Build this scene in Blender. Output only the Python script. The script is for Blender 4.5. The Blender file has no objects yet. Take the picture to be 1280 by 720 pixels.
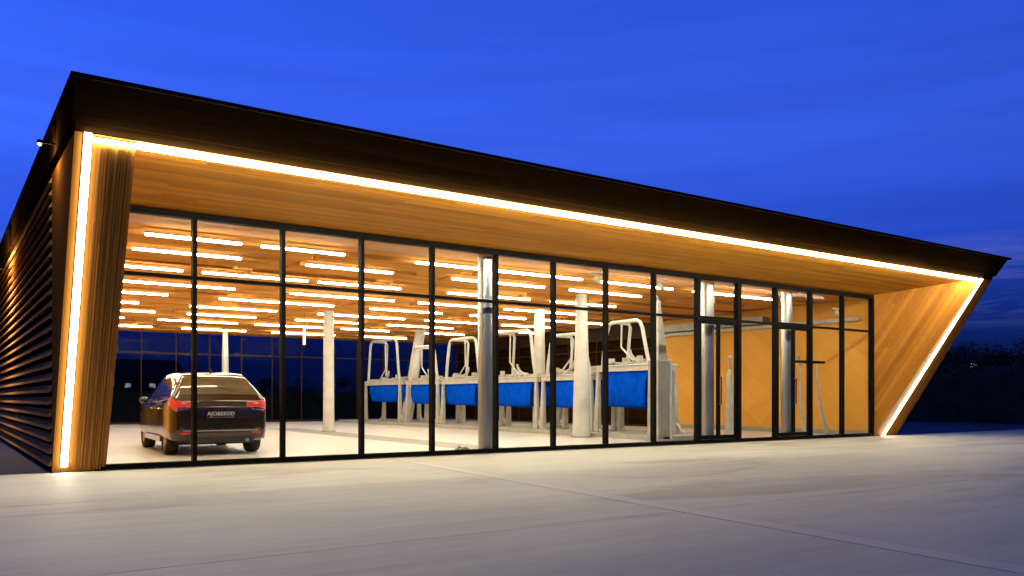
import bpy, bmesh, math, random
from mathutils import Vector, Matrix
random.seed(7)
R = math.radians
scene = bpy.context.scene
COL = scene.collection

# ------------------------------------------------------------------ site dimensions (metres)
# X runs along the glass front, Y goes into the building, Z is up; the photographer stands at the origin
V = 14.6                 # glass line
LEAN = 0.560             # the portal leans out this much per metre of height
ZT = 5.17                # roof edge
CEIL = 4.24
UL = 1.47                # left end
BACK = 39.5
UR = 23.42               # right end of the glass
BAY = 0.1045 * V
U0 = 0.1409 * V
def vf(z): return V - LEAN * z
def u_out(z): return 24.70 + 0.137 * z     # outer edge of the right fin
def u_led(z): return 23.93 + 0.171 * z     # light strip of the right fin

# ------------------------------------------------------------------ materials
MATS = {}
def new_mat(name):
    m = bpy.data.materials.new(name); m.use_nodes = True
    nt = m.node_tree
    b = nt.nodes['Principled BSDF']
    MATS[name] = m
    return m, nt, b
def N(nt, t, **kw):
    n = nt.nodes.new(t)
    for k, v in kw.items(): setattr(n, k, v)
    return n
def L(nt, a, b): nt.links.new(a, b)
def setp(b, **kw):
    for k, v in kw.items():
        b.inputs[k.replace('_', ' ')].default_value = v
def ramp(nt, stops, interp='LINEAR'):
    r = N(nt, 'ShaderNodeValToRGB'); r.color_ramp.interpolation = interp
    el = r.color_ramp.elements
    while len(el) < len(stops): el.new(0.5)
    for e, (p, c) in zip(el, stops):
        e.position = p; e.color = (*c, 1) if len(c) == 3 else c
    return r
def dot(nt, vec, d):
    n = N(nt, 'ShaderNodeVectorMath', operation='DOT_PRODUCT'); L(nt, vec, n.inputs[0]); n.inputs[1].default_value = d
    return n.outputs['Value']
def math_(nt, op, a, b=None, c=None):
    n = N(nt, 'ShaderNodeMath', operation=op)
    for i, x in enumerate((a, b, c)):
        if x is None: continue
        if isinstance(x, (int, float)): n.inputs[i].default_value = x
        else: L(nt, x, n.inputs[i])
    return n.outputs[0]
def plain(name, col, rough=0.6, metal=0.0, noise=0.12, scale=6, bump=0.0, coat=0.0, stretch=(1,1,1), spec=0.5):
    """colour with mottled wear and uneven gloss"""
    m, nt, b = new_mat(name)
    tc = N(nt, 'ShaderNodeTexCoord'); mp = N(nt, 'ShaderNodeMapping'); mp.inputs['Scale'].default_value = stretch
    L(nt, tc.outputs['Object'], mp.inputs[0])
    no = N(nt, 'ShaderNodeTexNoise'); no.inputs['Scale'].default_value = scale; no.inputs['Detail'].default_value = 6
    L(nt, mp.outputs[0], no.inputs['Vector'])
    r = ramp(nt, [(0.3, tuple(c*(1-noise) for c in col)), (0.7, tuple(min(1, c*(1+noise)) for c in col))])
    L(nt, no.outputs['Fac'], r.inputs[0]); L(nt, r.outputs[0], b.inputs['Base Color'])
    rr = math_(nt, 'MULTIPLY_ADD', no.outputs['Fac'], 0.25*rough, rough*0.88)
    L(nt, rr, b.inputs['Roughness'])
    setp(b, Metallic=metal, Coat_Weight=coat, Specular_IOR_Level=spec)
    if bump:
        bp = N(nt, 'ShaderNodeBump'); bp.inputs['Strength'].default_value = bump; bp.inputs['Distance'].default_value = 0.01
        L(nt, no.outputs['Fac'], bp.inputs['Height']); L(nt, bp.outputs[0], b.inputs['Normal'])
    return m
def wood(name, dark, light, along, across, width, rough=0.45, groove=0.5, board_len=3.0, grain=1.0, coat=0.0, spec=0.08):
    """boards running along one direction, each with its own tone and grain"""
    m, nt, b = new_mat(name)
    tc = N(nt, 'ShaderNodeTexCoord'); P = tc.outputs['Object']
    a = dot(nt, P, along); c = dot(nt, P, across)
    third = Vector(along).cross(Vector(across)); t = dot(nt, P, tuple(third))
    cw = math_(nt, 'DIVIDE', c, width)
    row = math_(nt, 'FLOOR', cw); fr = math_(nt, 'FRACT', cw)
    wn = N(nt, 'ShaderNodeTexWhiteNoise', noise_dimensions='1D'); L(nt, row, wn.inputs['W'])
    sh = math_(nt, 'MULTIPLY_ADD', wn.outputs['Value'], board_len, a)
    brd = math_(nt, 'FLOOR', math_(nt, 'DIVIDE', sh, board_len))
    cv = N(nt, 'ShaderNodeCombineXYZ'); L(nt, row, cv.inputs[0]); L(nt, brd, cv.inputs[1])
    wn2 = N(nt, 'ShaderNodeTexWhiteNoise', noise_dimensions='3D'); L(nt, cv.outputs[0], wn2.inputs['Vector'])
    gv = N(nt, 'ShaderNodeCombineXYZ')
    L(nt, math_(nt, 'MULTIPLY_ADD', wn2.outputs['Value'], 30, math_(nt, 'MULTIPLY', a, 0.9)), gv.inputs[0])
    L(nt, math_(nt, 'MULTIPLY', c, 26), gv.inputs[1]); L(nt, math_(nt, 'MULTIPLY', t, 26), gv.inputs[2])
    no = N(nt, 'ShaderNodeTexNoise'); no.inputs['Scale'].default_value = 1.2; no.inputs['Detail'].default_value = 8; no.inputs['Roughness'].default_value = 0.65
    no.inputs['Distortion'].default_value = 0.6
    L(nt, gv.outputs[0], no.inputs['Vector'])
    big = N(nt, 'ShaderNodeTexNoise'); big.inputs['Scale'].default_value = 0.5; big.inputs['Detail'].default_value = 3; L(nt, P, big.inputs['Vector'])
    f = math_(nt, 'ADD', math_(nt, 'MULTIPLY', no.outputs['Fac'], 0.55*grain), math_(nt, 'MULTIPLY', wn2.outputs['Value'], 0.32))
    f = math_(nt, 'ADD', f, math_(nt, 'MULTIPLY', big.outputs['Fac'], 0.2))
    r = ramp(nt, [(0.22, dark), (0.82, light)])
    L(nt, f, r.inputs[0])
    g1 = math_(nt, 'LESS_THAN', fr, 0.05); 
    mx = N(nt, 'ShaderNodeMix', data_type='RGBA'); L(nt, math_(nt, 'MULTIPLY', g1, groove), mx.inputs['Factor'])
    L(nt, r.outputs[0], mx.inputs['A']); mx.inputs['B'].default_value = (dark[0]*0.2, dark[1]*0.2, dark[2]*0.2, 1)
    L(nt, mx.outputs['Result'], b.inputs['Base Color'])
    L(nt, math_(nt, 'MULTIPLY_ADD', no.outputs['Fac'], 0.25, rough-0.1), b.inputs['Roughness'])
    bp = N(nt, 'ShaderNodeBump'); bp.inputs['Strength'].default_value = 0.35; bp.inputs['Distance'].default_value = 0.006
    L(nt, math_(nt, 'SUBTRACT', math_(nt, 'MULTIPLY', no.outputs['Fac'], 0.4), math_(nt, 'MULTIPLY', g1, 1.0)), bp.inputs['Height'])
    L(nt, bp.outputs[0], b.inputs['Normal'])
    setp(b, Coat_Weight=coat, Specular_IOR_Level=spec)
    return m
def emit(name, col, s):
    m, nt, b = new_mat(name)
    setp(b, Base_Color=(0.8, 0.8, 0.8, 1), Roughness=0.4)
    b.inputs['Emission Color'].default_value = (*col, 1); b.inputs['Emission Strength'].default_value = s
    return m
def glass(name, tint=(1, 1, 1), ior=1.45, dirt=0.015):
    m, nt, b = new_mat(name)
    nt.nodes.remove(b)
    out = nt.nodes['Material Output']
    tr = N(nt, 'ShaderNodeBsdfTransparent'); tr.inputs[0].default_value = (*tint, 1)
    gl = N(nt, 'ShaderNodeBsdfGlossy'); gl.inputs['Roughness'].default_value = 0.0; gl.inputs['Color'].default_value = (0.9, 0.95, 1, 1)
    fr = N(nt, 'ShaderNodeFresnel'); fr.inputs['IOR'].default_value = ior
    ge = N(nt, 'ShaderNodeNewGeometry'); fac = math_(nt, 'MULTIPLY', fr.outputs[0], math_(nt, 'SUBTRACT', 1.0, ge.outputs['Backfacing']))
    mx = N(nt, 'ShaderNodeMixShader'); L(nt, fac, mx.inputs[0]); L(nt, tr.outputs[0], mx.inputs[1]); L(nt, gl.outputs[0], mx.inputs[2])
    L(nt, mx.outputs[0], out.inputs['Surface'])
    return m

wood('wood_soffit', (0.33, 0.125, 0.012), (0.74, 0.335, 0.040), (1,0,0), (0,1,0), 0.105, groove=0.28, board_len=4.2, rough=0.5, grain=0.9)
wood('wood_ceiling', (0.38, 0.16, 0.036), (0.70, 0.34, 0.095), (1,0,0), (0,1,0), 0.20, groove=0.30, board_len=3.6, rough=0.6, spec=0.0)
_d = Vector((0, -LEAN, 1)).normalized(); _a = Vector((0, 1, LEAN)).normalized()
wood('wood_fin', (0.25, 0.092, 0.010), (0.62, 0.27, 0.032), tuple(_d), tuple(_a), 0.13, groove=0.35, board_len=6, rough=0.42)
wood('wood_endwall', (0.66, 0.32, 0.045), (0.84, 0.43, 0.075), (0,0.80,0.60), (0,-0.60,0.80), 0.6, groove=0.10, board_len=5, rough=0.4)
wood('wood_batten', (0.16, 0.055, 0.010), (0.55, 0.25, 0.05), tuple(_d), (1,0,0), 0.052, groove=0.3, board_len=9, rough=0.5)
wood('wood_edge', (0.20, 0.075, 0.012), (0.38, 0.16, 0.03), tuple(_d), (1,0,0), 0.4, groove=0.1, board_len=9, rough=0.8, spec=0.0)
wood('wood_louvre', (0.32, 0.15, 0.05), (0.66, 0.36, 0.14), (0,1,0), (0,0,1), 0.19, groove=0.0, board_len=3.2, rough=0.8, spec=0.0)
wood('wood_dark', (0.010, 0.0045, 0.0012), (0.030, 0.014, 0.004), (1,0,0), (0,0,1), 0.12, groove=0.3, board_len=3.5, rough=0.8, spec=0.0)
plain('roof_metal', (0.006, 0.005, 0.004), 0.7, 0.0, noise=0.2, spec=0.0)
plain('black_metal', (0.005, 0.0045, 0.004), 0.6, 0.0, spec=0.05, noise=0.2, scale=12)
plain('bronze_frame', (0.035, 0.016, 0.008), 0.6, 0.0, spec=0.1)
plain('steel', (0.42, 0.44, 0.44), 0.30, 0.85, noise=0.1, scale=2, stretch=(8,8,0.6))
plain('white_paint', (0.54, 0.54, 0.51), 0.38, 0.0, noise=0.10, scale=3, bump=0.1)
plain('cream_paint', (0.44, 0.43, 0.39), 0.42, 0.0, noise=0.14, scale=5, bump=0.1)
plain('grey_paint', (0.30, 0.30, 0.27), 0.5, 0.2, noise=0.15, scale=4)
plain('plinth_concrete', (0.34, 0.33, 0.30), 0.75, 0, noise=0.15, scale=5, bump=0.2)
plain('rubber', (0.012, 0.012, 0.012), 0.75, noise=0.3, scale=20)
plain('rim_metal', (0.50, 0.49, 0.46), 0.25, 0.9)
plain('chrome', (0.75, 0.74, 0.70), 0.12, 1.0, noise=0.03)
plain('black_plastic', (0.018, 0.017, 0.016), 0.45)
plain('dark_trim', (0.008, 0.007, 0.007), 0.3)
plain('bark', (0.05, 0.035, 0.025), 0.9, noise=0.3, scale=8, bump=0.5)
plain('dark_roof_tile', (0.03, 0.025, 0.025), 0.8)
plain('house_render', (0.10, 0.095, 0.09), 0.8)
plain('hill_ground', (0.008, 0.012, 0.008), 0.95, noise=0.5, scale=0.05)
emit('led', (1.0, 0.93, 0.74), 66.0)
emit('led_side', (1.0, 0.90, 0.66), 24.0)
emit('lamp_warm', (1.0, 0.92, 0.68), 50.0)
emit('lamp_small', (1.0, 0.78, 0.45), 12.0)
emit('lamp_pendant', (1.0, 0.7, 0.35), 2.0)
emit('window_lit', (1.0, 0.85, 0.65), 0.6)
glass('pane_glass', (0.985, 0.99, 0.985), ior=1.085)
glass('rear_glass', (0.58, 0.60, 0.70), ior=1.07)
# car paint
m, nt, b = new_mat('car_paint')
setp(b, Base_Color=(0.020, 0.012, 0.006, 1), Metallic=0.30, Roughness=0.32, Coat_Weight=1.0, Coat_Roughness=0.04)
no = N(nt, 'ShaderNodeTexNoise'); no.inputs['Scale'].default_value = 900; bpn = N(nt, 'ShaderNodeMath', operation='MULTIPLY_ADD')
L(nt, no.outputs['Fac'], bpn.inputs[0]); bpn.inputs[1].default_value = 0.12; bpn.inputs[2].default_value = 0.12; L(nt, bpn.outputs[0], b.inputs['Roughness'])
m, nt, b = new_mat('car_glass'); setp(b, Base_Color=(0.17, 0.155, 0.11, 1), Roughness=0.05, Metallic=0.55, Specular_IOR_Level=0.9, Coat_Weight=1.0)
m, nt, b = new_mat('lamp_red'); setp(b, Base_Color=(0.32, 0.008, 0.007, 1), Roughness=0.12, Coat_Weight=1.0)
b.inputs['Emission Color'].default_value = (1, 0.03, 0.02, 1); b.inputs['Emission Strength'].default_value = 0.35
vo = N(nt, 'ShaderNodeTexVoronoi'); vo.inputs['Scale'].default_value = 26; bp = N(nt, 'ShaderNodeBump'); bp.inputs['Strength'].default_value = 0.8
bp.inputs['Distance'].default_value = 0.02
L(nt, vo.outputs['Distance'], bp.inputs['Height']); L(nt, bp.outputs[0], b.inputs['Normal'])
# blue tarpaulin
m, nt, b = new_mat('blue_tarp'); setp(b, Roughness=0.8, Specular_IOR_Level=0.0)
tc = N(nt, 'ShaderNodeTexCoord'); no = N(nt, 'ShaderNodeTexNoise'); no.inputs['Scale'].default_value = 2.6; no.inputs['Detail'].default_value = 4; no.inputs['Distortion'].default_value = 0.8
L(nt, tc.outputs['Object'], no.inputs['Vector'])
r = ramp(nt, [(0.3, (0.0015, 0.055, 0.50)), (0.7, (0.002, 0.085, 0.75))]); L(nt, no.outputs['Fac'], r.inputs[0]); L(nt, r.outputs[0], b.inputs['Base Color'])
bp = N(nt, 'ShaderNodeBump'); bp.inputs['Strength'].default_value = 0.3; bp.inputs['Distance'].default_value = 0.03
L(nt, no.outputs['Fac'], bp.inputs['Height']); L(nt, bp.outputs[0], b.inputs['Normal'])
# leaves
m, nt, b = new_mat('leaves'); setp(b, Roughness=0.7)
oi = N(nt, 'ShaderNodeTexNoise'); oi.inputs['Scale'].default_value = 1.5
tc = N(nt, 'ShaderNodeTexCoord'); L(nt, tc.outputs['Object'], oi.inputs['Vector'])
r = ramp(nt, [(0.35, (0.018, 0.03, 0.012)), (0.65, (0.05, 0.07, 0.03))]); L(nt, oi.outputs['Fac'], r.inputs[0]); L(nt, r.outputs[0], b.inputs['Base Color'])

def slab_material(name, base, streak, rough, tint=(1,1,1), gloss_noise=0.2, stains=0.25, bump=0.15):
    """brushed concrete: streaks along the building, soft stains, fine grit"""
    m, nt, b = new_mat(name)
    tc = N(nt, 'ShaderNodeTexCoord'); P = tc.outputs['Object']
    def noise(sc, s, det=6, rg=0.55, dist=0.0):
        mp = N(nt, 'ShaderNodeMapping'); mp.inputs['Scale'].default_value = s; L(nt, P, mp.inputs[0])
        n = N(nt, 'ShaderNodeTexNoise'); n.inputs['Scale'].default_value = sc; n.inputs['Detail'].default_value = det
        n.inputs['Roughness'].default_value = rg; n.inputs['Distortion'].default_value = dist
        L(nt, mp.outputs[0], n.inputs['Vector']); return n.outputs['Fac']
    n1 = noise(1.0, (0.30, 1.5, 1), 7, 0.6, 0.4)
    n2 = noise(0.28, (0.8, 1.4, 1), 4, 0.5, 0.6)
    n3 = noise(45, (1, 1, 1), 3)
    n4 = noise(2.2, (0.18, 3.0, 1), 5, 0.7)
    f = math_(nt, 'ADD', math_(nt, 'MULTIPLY', n1, 0.5*streak), math_(nt, 'MULTIPLY', n4, 0.4*streak))
    f = math_(nt, 'ADD', f, math_(nt, 'MULTIPLY', n2, stains))
    f = math_(nt, 'ADD', f, math_(nt, 'MULTIPLY', n3, 0.10))
    mid = 0.5*(0.9*streak + stains + 0.10)
    val = math_(nt, 'ADD', math_(nt, 'SUBTRACT', f, mid), 1.0)
    cc = N(nt, 'ShaderNodeVectorMath', operation='SCALE'); cc.inputs[0].default_value = (base*tint[0], base*tint[1], base*tint[2]); L(nt, val, cc.inputs['Scale'])
    # darker worn patches with an outline of their own
    pt = noise(0.30, (0.5, 1.5, 1), 6, 0.62, 1.0)
    rp = ramp(nt, [(0.53, (0,0,0)), (0.63, (1,1,1))]); L(nt, pt, rp.inputs[0])
    mx = N(nt, 'ShaderNodeMix', data_type='RGBA', blend_type='MULTIPLY'); L(nt, cc.outputs[0], mx.inputs['A']); mx.inputs['B'].default_value = (0.74, 0.72, 0.73, 1)
    L(nt, math_(nt, 'MULTIPLY', rp.outputs[0], min(1, stains*2.6)), mx.inputs['Factor'])
    L(nt, mx.outputs['Result'], b.inputs['Base Color'])
    L(nt, math_(nt, 'MULTIPLY_ADD', n1, gloss_noise, rough - gloss_noise/2), b.inputs['Roughness'])
    bpn = N(nt, 'ShaderNodeBump'); bpn.inputs['Strength'].default_value = bump; bpn.inputs['Distance'].default_value = 0.01
    L(nt, math_(nt, 'ADD', n3, math_(nt, 'MULTIPLY', n4, 0.6)), bpn.inputs['Height']); L(nt, bpn.outputs[0], b.inputs['Normal'])
    return m
slab_material('concrete', 0.48, 0.95, 0.62, (1.0, 1.0, 0.86), stains=0.5, bump=0.35)
slab_material('concrete_band', 0.52, 0.3, 0.6, (1.0, 0.985, 0.90), stains=0.15)
slab_material('joint_fill', 0.10, 0.3, 0.8, (1.0, 0.95, 0.9), stains=0.3)
slab_material('dark_blue_ground', 0.075, 0.3, 0.85, (0.6, 0.75, 1.4), stains=0.4)  # dark bluish ground beyond the glass line
slab_material('showroom_floor', 0.66, 0.16, 0.30, (1.0, 0.985, 0.90), gloss_noise=0.10, stains=0.10, bump=0.03)
slab_material('floor_strip', 0.27, 0.25, 0.35, (1.0, 0.97, 0.90), gloss_noise=0.1, stains=0.2, bump=0.05)

# ------------------------------------------------------------------ mesh helpers
class MB:
    """collects shapes in world coordinates; build() links them as ONE mesh object"""
    def __init__(s): s.v = []; s.f = []
    def add(s, vs, fs):
        o = len(s.v); s.v += [tuple(v) for v in vs]; s.f += [tuple(i + o for i in f) for f in fs]; return s
    def box(s, x0, x1, y0, y1, z0, z1):
        vs = [(x, y, z) for z in (z0, z1) for y in (y0, y1) for x in (x0, x1)]
        return s.add(vs, [(0,2,3,1),(4,5,7,6),(0,1,5,4),(1,3,7,5),(3,2,6,7),(2,0,4,6)])
    def obox(s, c, ax, ay, az):
        c, ax, ay, az = map(Vector, (c, ax, ay, az))
        vs = [c + ax*i + ay*j + az*k for k in (-1,1) for j in (-1,1) for i in (-1,1)]
        return s.add(vs, [(0,2,3,1),(4,5,7,6),(0,1,5,4),(1,3,7,5),(3,2,6,7),(2,0,4,6)])
    def hexa(s, lo, hi):
        """two quads of four points each, joined"""
        return s.add(list(lo)+list(hi), [(3,2,1,0),(4,5,6,7),(0,1,5,4),(1,2,6,5),(2,3,7,6),(3,0,4,7)])
    def prism(s, pa, pb):
        n = len(pa)
        return s.add(list(pa)+list(pb), [tuple(range(n))[::-1], tuple(range(n, 2*n))] + [(i, (i+1)%n, n+(i+1)%n, n+i) for i in range(n)])
    def tube(s, pts, r, n=10, caps=True):
        pts = [Vector(p) for p in pts]
        rs = r if isinstance(r, (list, tuple)) else [r]*len(pts)
        base = len(s.v); prev = None
        vs = []
        for i, p in enumerate(pts):
            d = (pts[min(i+1, len(pts)-1)] - pts[max(i-1, 0)]).normalized()
            a = prev if prev is not None else (Vector((0,0,1)) if abs(d.z) < 0.9 else Vector((1,0,0)))
            a = (a - d*a.dot(d)).normalized(); prev = a; b_ = d.cross(a)
            vs += [p + (a*math.cos(2*math.pi*k/n) + b_*math.sin(2*math.pi*k/n))*rs[i] for k in range(n)]
        fs = [(i*n+k, i*n+(k+1)%n, (i+1)*n+(k+1)%n, (i+1)*n+k) for i in range(len(pts)-1) for k in range(n)]
        if caps: fs += [tuple(range(n))[::-1], tuple(range((len(pts)-1)*n, len(pts)*n))]
        return s.add(vs, fs)
    def ball(s, c, rx, ry, rz, n=12, m=8):
        vs = [(c[0]+rx*math.sin(math.pi*i/m)*math.cos(2*math.pi*k/n), c[1]+ry*math.sin(math.pi*i/m)*math.sin(2*math.pi*k/n), c[2]+rz*math.cos(math.pi*i/m)) for i in range(1, m) for k in range(n)]
        fs = [(i*n+k, (i+1)*n+k, (i+1)*n+(k+1)%n, i*n+(k+1)%n) for i in range(m-2) for k in range(n)]
        t = len(vs); vs += [(c[0], c[1], c[2]+rz), (c[0], c[1], c[2]-rz)]
        fs += [(t, k, (k+1)%n) for k in range(n)] + [(t+1, (m-2)*n+(k+1)%n, (m-2)*n+k) for k in range(n)]
        return s.add(vs, fs)
    def grid(s, P, closed=False):
        h = len(P); w = len(P[0]); vs = [p for row in P for p in row]
        return s.add(vs, [(i*w+j, i*w+j+1, (i+1)*w+j+1, (i+1)*w+j) for i in range(h-1) for j in range(w-1)])
    def build(s, name, mat, parent=None, smooth=False, bevel=0.0, org=None):
        me = bpy.data.meshes.new(name)
        o = bpy.data.objects.new(name, me)
        off = Vector(org) if org is not None else Vector((0,0,0))
        if parent is not None:
            q = parent
            while q is not None: off = off + q.location; q = q.parent
            if org is not None: off = off
        me.from_pydata([tuple(Vector(v) - off) for v in s.v], [], s.f)
        bm = bmesh.new(); bm.from_mesh(me); bmesh.ops.recalc_face_normals(bm, faces=bm.faces); 
        if bevel:
            bmesh.ops.bevel(bm, geom=bm.edges, offset=bevel, segments=1, affect='EDGES', clamp_overlap=True)
        bm.to_mesh(me); bm.free()
        me.materials.append(MATS[mat] if isinstance(mat, str) else mat)
        if smooth:
            for p in me.polygons: p.use_smooth = True
            me.set_sharp_from_angle(angle=R(38))
        COL.objects.link(o)
        if parent is not None: o.parent = parent
        elif org is not None: o.location = org
        return o
def tag(o, label=None, cat=None, group=None, kind=None):
    if label: o['label'] = label
    if cat: o['category'] = cat
    if group: o['group'] = group
    if kind: o['kind'] = kind
    return o
def empty(name, loc, label, cat, group=None):
    o = bpy.data.objects.new(name, None); COL.objects.link(o); o.location = loc; o.empty_display_size = 0.3
    return tag(o, label, cat, group)
def kids(o): return [c for c in list(o.children)]
def copy_tree(o, parent=None):
    c = o.copy(); COL.objects.link(c)
    if parent is not None: c.parent = parent
    for ch in kids(o): copy_tree(ch, c)
    return c
ORD = ['first','second','third','fourth','fifth','sixth','seventh','eighth','ninth','tenth','eleventh','twelfth','thirteenth','fourteenth','fifteenth','sixteenth']

# ------------------------------------------------------------------ camera
cam = bpy.data.cameras.new('camera'); co = bpy.data.objects.new('camera', cam); COL.objects.link(co)
co.location = (0, 0, 1.15); co.rotation_euler = (R(90), 0, R(-34.67))
cam.sensor_width = 36; cam.lens = 1041/1280*36; cam.shift_y = 138/1280; cam.clip_end = 3000; cam.clip_start = 0.05
scene.camera = co

# ------------------------------------------------------------------ ground
def sheet(name, pts, z, mat, t=0.0):
    o = MB().prism([(x, y, z) for x, y in pts], [(x, y, z - max(t, 0.02)) for x, y in pts]).build(name, mat)
    return tag(o, kind='structure')
sheet('ground', [(-900,-900),(900,-900),(900,900),(-900,900)], -0.03, 'hill_ground', 0.5)
sheet('side_yard', [(-70,V+0.01),(40.6,V+0.01),(40.6,46),(-70,46)], -0.008, 'dark_blue_ground')
# plaza of concrete slabs
plaza = MB(); joints = MB()
ys = [-30, -18, -6, 0.3, 6.0, 10.3, V+0.06]
xs = [-40, -28, -16, -4.2, 6.28, 12.3, 18.4, 24.5, 30.5, 40.6]
def band_x(y): return 6.0 + (y - 2.6)*0.104     # the pale drain band runs almost straight away from the viewer
g = 0.006
for j in range(len(ys)-1):
    for i in range(len(xs)-1):
        y0, y1 = ys[j]+g, ys[j+1]-g
        def lx(i, y):
            return band_x(y) if i == 4 else xs[i]
        gl = 0.156 if i == 4 else g; gr = 0.156 if i+1 == 4 else g
        a = [(lx(i,y0)+gl, y0), (lx(i+1,y0)-gr, y0), (lx(i+1,y1)-gr, y1), (lx(i,y1)+gl, y1)]
        plaza.prism([(x, y, 0.0) for x, y in a], [(x, y, -0.018) for x, y in a])
o = plaza.build('plaza', 'concrete'); tag(o, kind='structure')
sheet('plaza_joint', [(-40,-30),(40.6,-30),(40.6,V+0.07),(-40,V+0.07)], -0.006, 'joint_fill')
o = MB().hexa([(band_x(-30)-0.14,-30,-0.012),(band_x(-30)+0.14,-30,-0.012),(band_x(V)+0.14,V+0.05,-0.012),(band_x(V)-0.14,V+0.05,-0.012)],
              [(band_x(-30)-0.14,-30,0.003),(band_x(-30)+0.14,-30,0.003),(band_x(V)+0.14,V+0.05,0.003),(band_x(V)-0.14,V+0.05,0.003)]).build('paved_strip', 'concrete_band')
tag(o, kind='structure')
sheet('floor', [(UL+0.12,V+0.02),(UR+0.1,V+0.02),(UR+0.1,BACK+0.1),(UL+0.12,BACK+0.1)], 0.012, 'showroom_floor')
sheet('floor_channel', [(9.7,V+0.3),(10.75,V+0.3),(11.3,31),(10.25,31)], 0.016, 'floor_strip', 0.02)

# ------------------------------------------------------------------ the building
B = empty('showroom_building', (UL, V, 0), 'long low timber and glass showroom with a leaning lit portal and black roof edge', 'building')
# roof: black fascia on the leaning plane, slab behind
m = MB()
zf = 4.72
m.prism([(UL-0.04, vf(zf), zf), (UL-0.04, vf(ZT)-0.02, ZT), (UL-0.04, BACK+0.5, ZT), (UL-0.04, BACK+0.5, zf)],
        [(u_out(zf)+0.10, vf(zf), zf), (u_out(ZT)+0.16, vf(ZT)-0.02, ZT), (u_out(ZT)+0.16, BACK+0.5, ZT), (u_out(zf)+0.10, BACK+0.5, zf)])
roof = m.build('roof', 'wood_dark', B)
m = MB()   # metal cap along the roof edge
m.box(UL-0.09, u_out(ZT)+0.26, vf(ZT)-0.09, vf(ZT)+0.35, ZT+0.002, ZT+0.05)
m.box(UL-0.09, UL+0.35, vf(ZT)+0.352, BACK+0.55, ZT+0.002, ZT+0.05)
m.box(u_out(ZT)-0.1, u_out(ZT)+0.26, vf(ZT)+0.352, BACK+0.55, ZT+0.002, ZT+0.05)
m.build('roof_edge', 'roof_metal', roof)
# soffit: from the light strip back to the head of the glass
m = MB()
zs0, zs1 = 4.60, 4.28
m.hexa([(UL+0.72, vf(zs0)+0.03, zs0), (u_led(zs0)-0.02, vf(zs0)+0.03, zs0), (UR+0.05, V+0.04, zs1), (UL+0.72, V+0.04, zs1)],
       [(UL+0.72, vf(zs0)+0.03, zs0+0.08), (u_led(zs0)-0.02, vf(zs0)+0.03, zs0+0.08), (UR+0.05, V+0.04, zs1+0.08), (UL+0.72, V+0.04, zs1+0.08)])
m.build('soffit', 'wood_soffit', B)
# timber lip above the soffit strip
m = MB()
m.hexa([(UL, vf(4.60)+0.01, 4.60), (u_out(4.60), vf(4.60)+0.01, 4.60), (u_out(4.60), vf(4.60)+0.12, 4.60), (UL, vf(4.60)+0.12, 4.60)],
       [(UL, vf(4.717)+0.01, 4.717), (u_out(4.717), vf(4.717)+0.01, 4.717), (u_out(4.717), vf(4.717)+0.12, 4.717), (UL, vf(4.717)+0.12, 4.717)])
m.build('portal_lintel', 'wood_dark', B)
# left fin: a wedge with a front of upright battens
fin = MB().prism([(UL, V, 0), (UL, vf(4.597), 4.597), (UL, V, 4.597)], [(2.225, V, 0), (2.205, vf(4.597), 4.597), (2.205, V, 4.597)]).build('fin_wall', 'wood_edge', B)
m = MB(); u = 1.76
while u < 2.20:
    w = random.choice((0.022, 0.03, 0.036, 0.045)); d = random.choice((0.012, 0.024, 0.034))
    if u + w > 2.222: break
    z0, z1 = 0.03, 4.465
    m.hexa([(u, vf(z0)-d, z0), (u+w, vf(z0)-d, z0), (u+w, vf(z0)-0.001, z0), (u, vf(z0)-0.001, z0)],
           [(u, vf(z1)-d, z1), (u+w, vf(z1)-d, z1), (u+w, vf(z1)-0.001, z1), (u, vf(z1)-0.001, z1)])
    u += w + random.choice((0.008, 0.012, 0.018))
m.build('batten_cladding', 'wood_batten', fin)
# right fin
def quad_strip(fa, fb, n, th):
    """a splayed board wall between two edge curves, with thickness along th"""
    P = []; Q = []
    for i in range(n+1):
        a, b_ = Vector(fa(i/n)), Vector(fb(i/n)); P.append([a, b_]); Q.append([a+Vector(th), b_+Vector(th)])
    m = MB()
    for i in range(n):
        m.hexa([P[i][0], P[i][1], P[i+1][1], P[i+1][0]], [Q[i][0], Q[i][1], Q[i+1][1], Q[i+1][0]])
    return m
m = MB()
zq = 4.597
inner = [(UR+0.03, V+0.0, 0), (UR+0.03, V+0.0, 4.30)]
m.hexa([(UR+0.02, V, 0.0), (u_led(0.0)-0.07, vf(0)-0.0, 0.0), (u_out(0), vf(0), 0.0), (u_out(0), V+0.1, 0.0)],
       [(UR+0.02, V, zq), (u_led(zq)-0.07, vf(zq), zq), (u_out(zq), vf(zq), zq), (u_out(zq), V+0.1, zq)])
fin2 = m.build('fin_wall', 'wood_fin', B)
# pale board edge round the fin front
m = MB()
m.hexa([(u_led(0.02)+0.05, vf(0.02)-0.012, 0.02), (u_out(0.02), vf(0.02)-0.012, 0.02), (u_out(0.02), vf(0.02)-0.001, 0.02), (u_led(0.02)+0.05, vf(0.02)-0.001, 0.02)],
       [(u_led(zq)+0.05, vf(zq)-0.012, zq), (u_out(zq), vf(zq)-0.012, zq), (u_out(zq), vf(zq)-0.001, zq), (u_led(zq)+0.05, vf(zq)-0.001, zq)])
m.build('edge_board', 'wood_edge', fin2)
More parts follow.
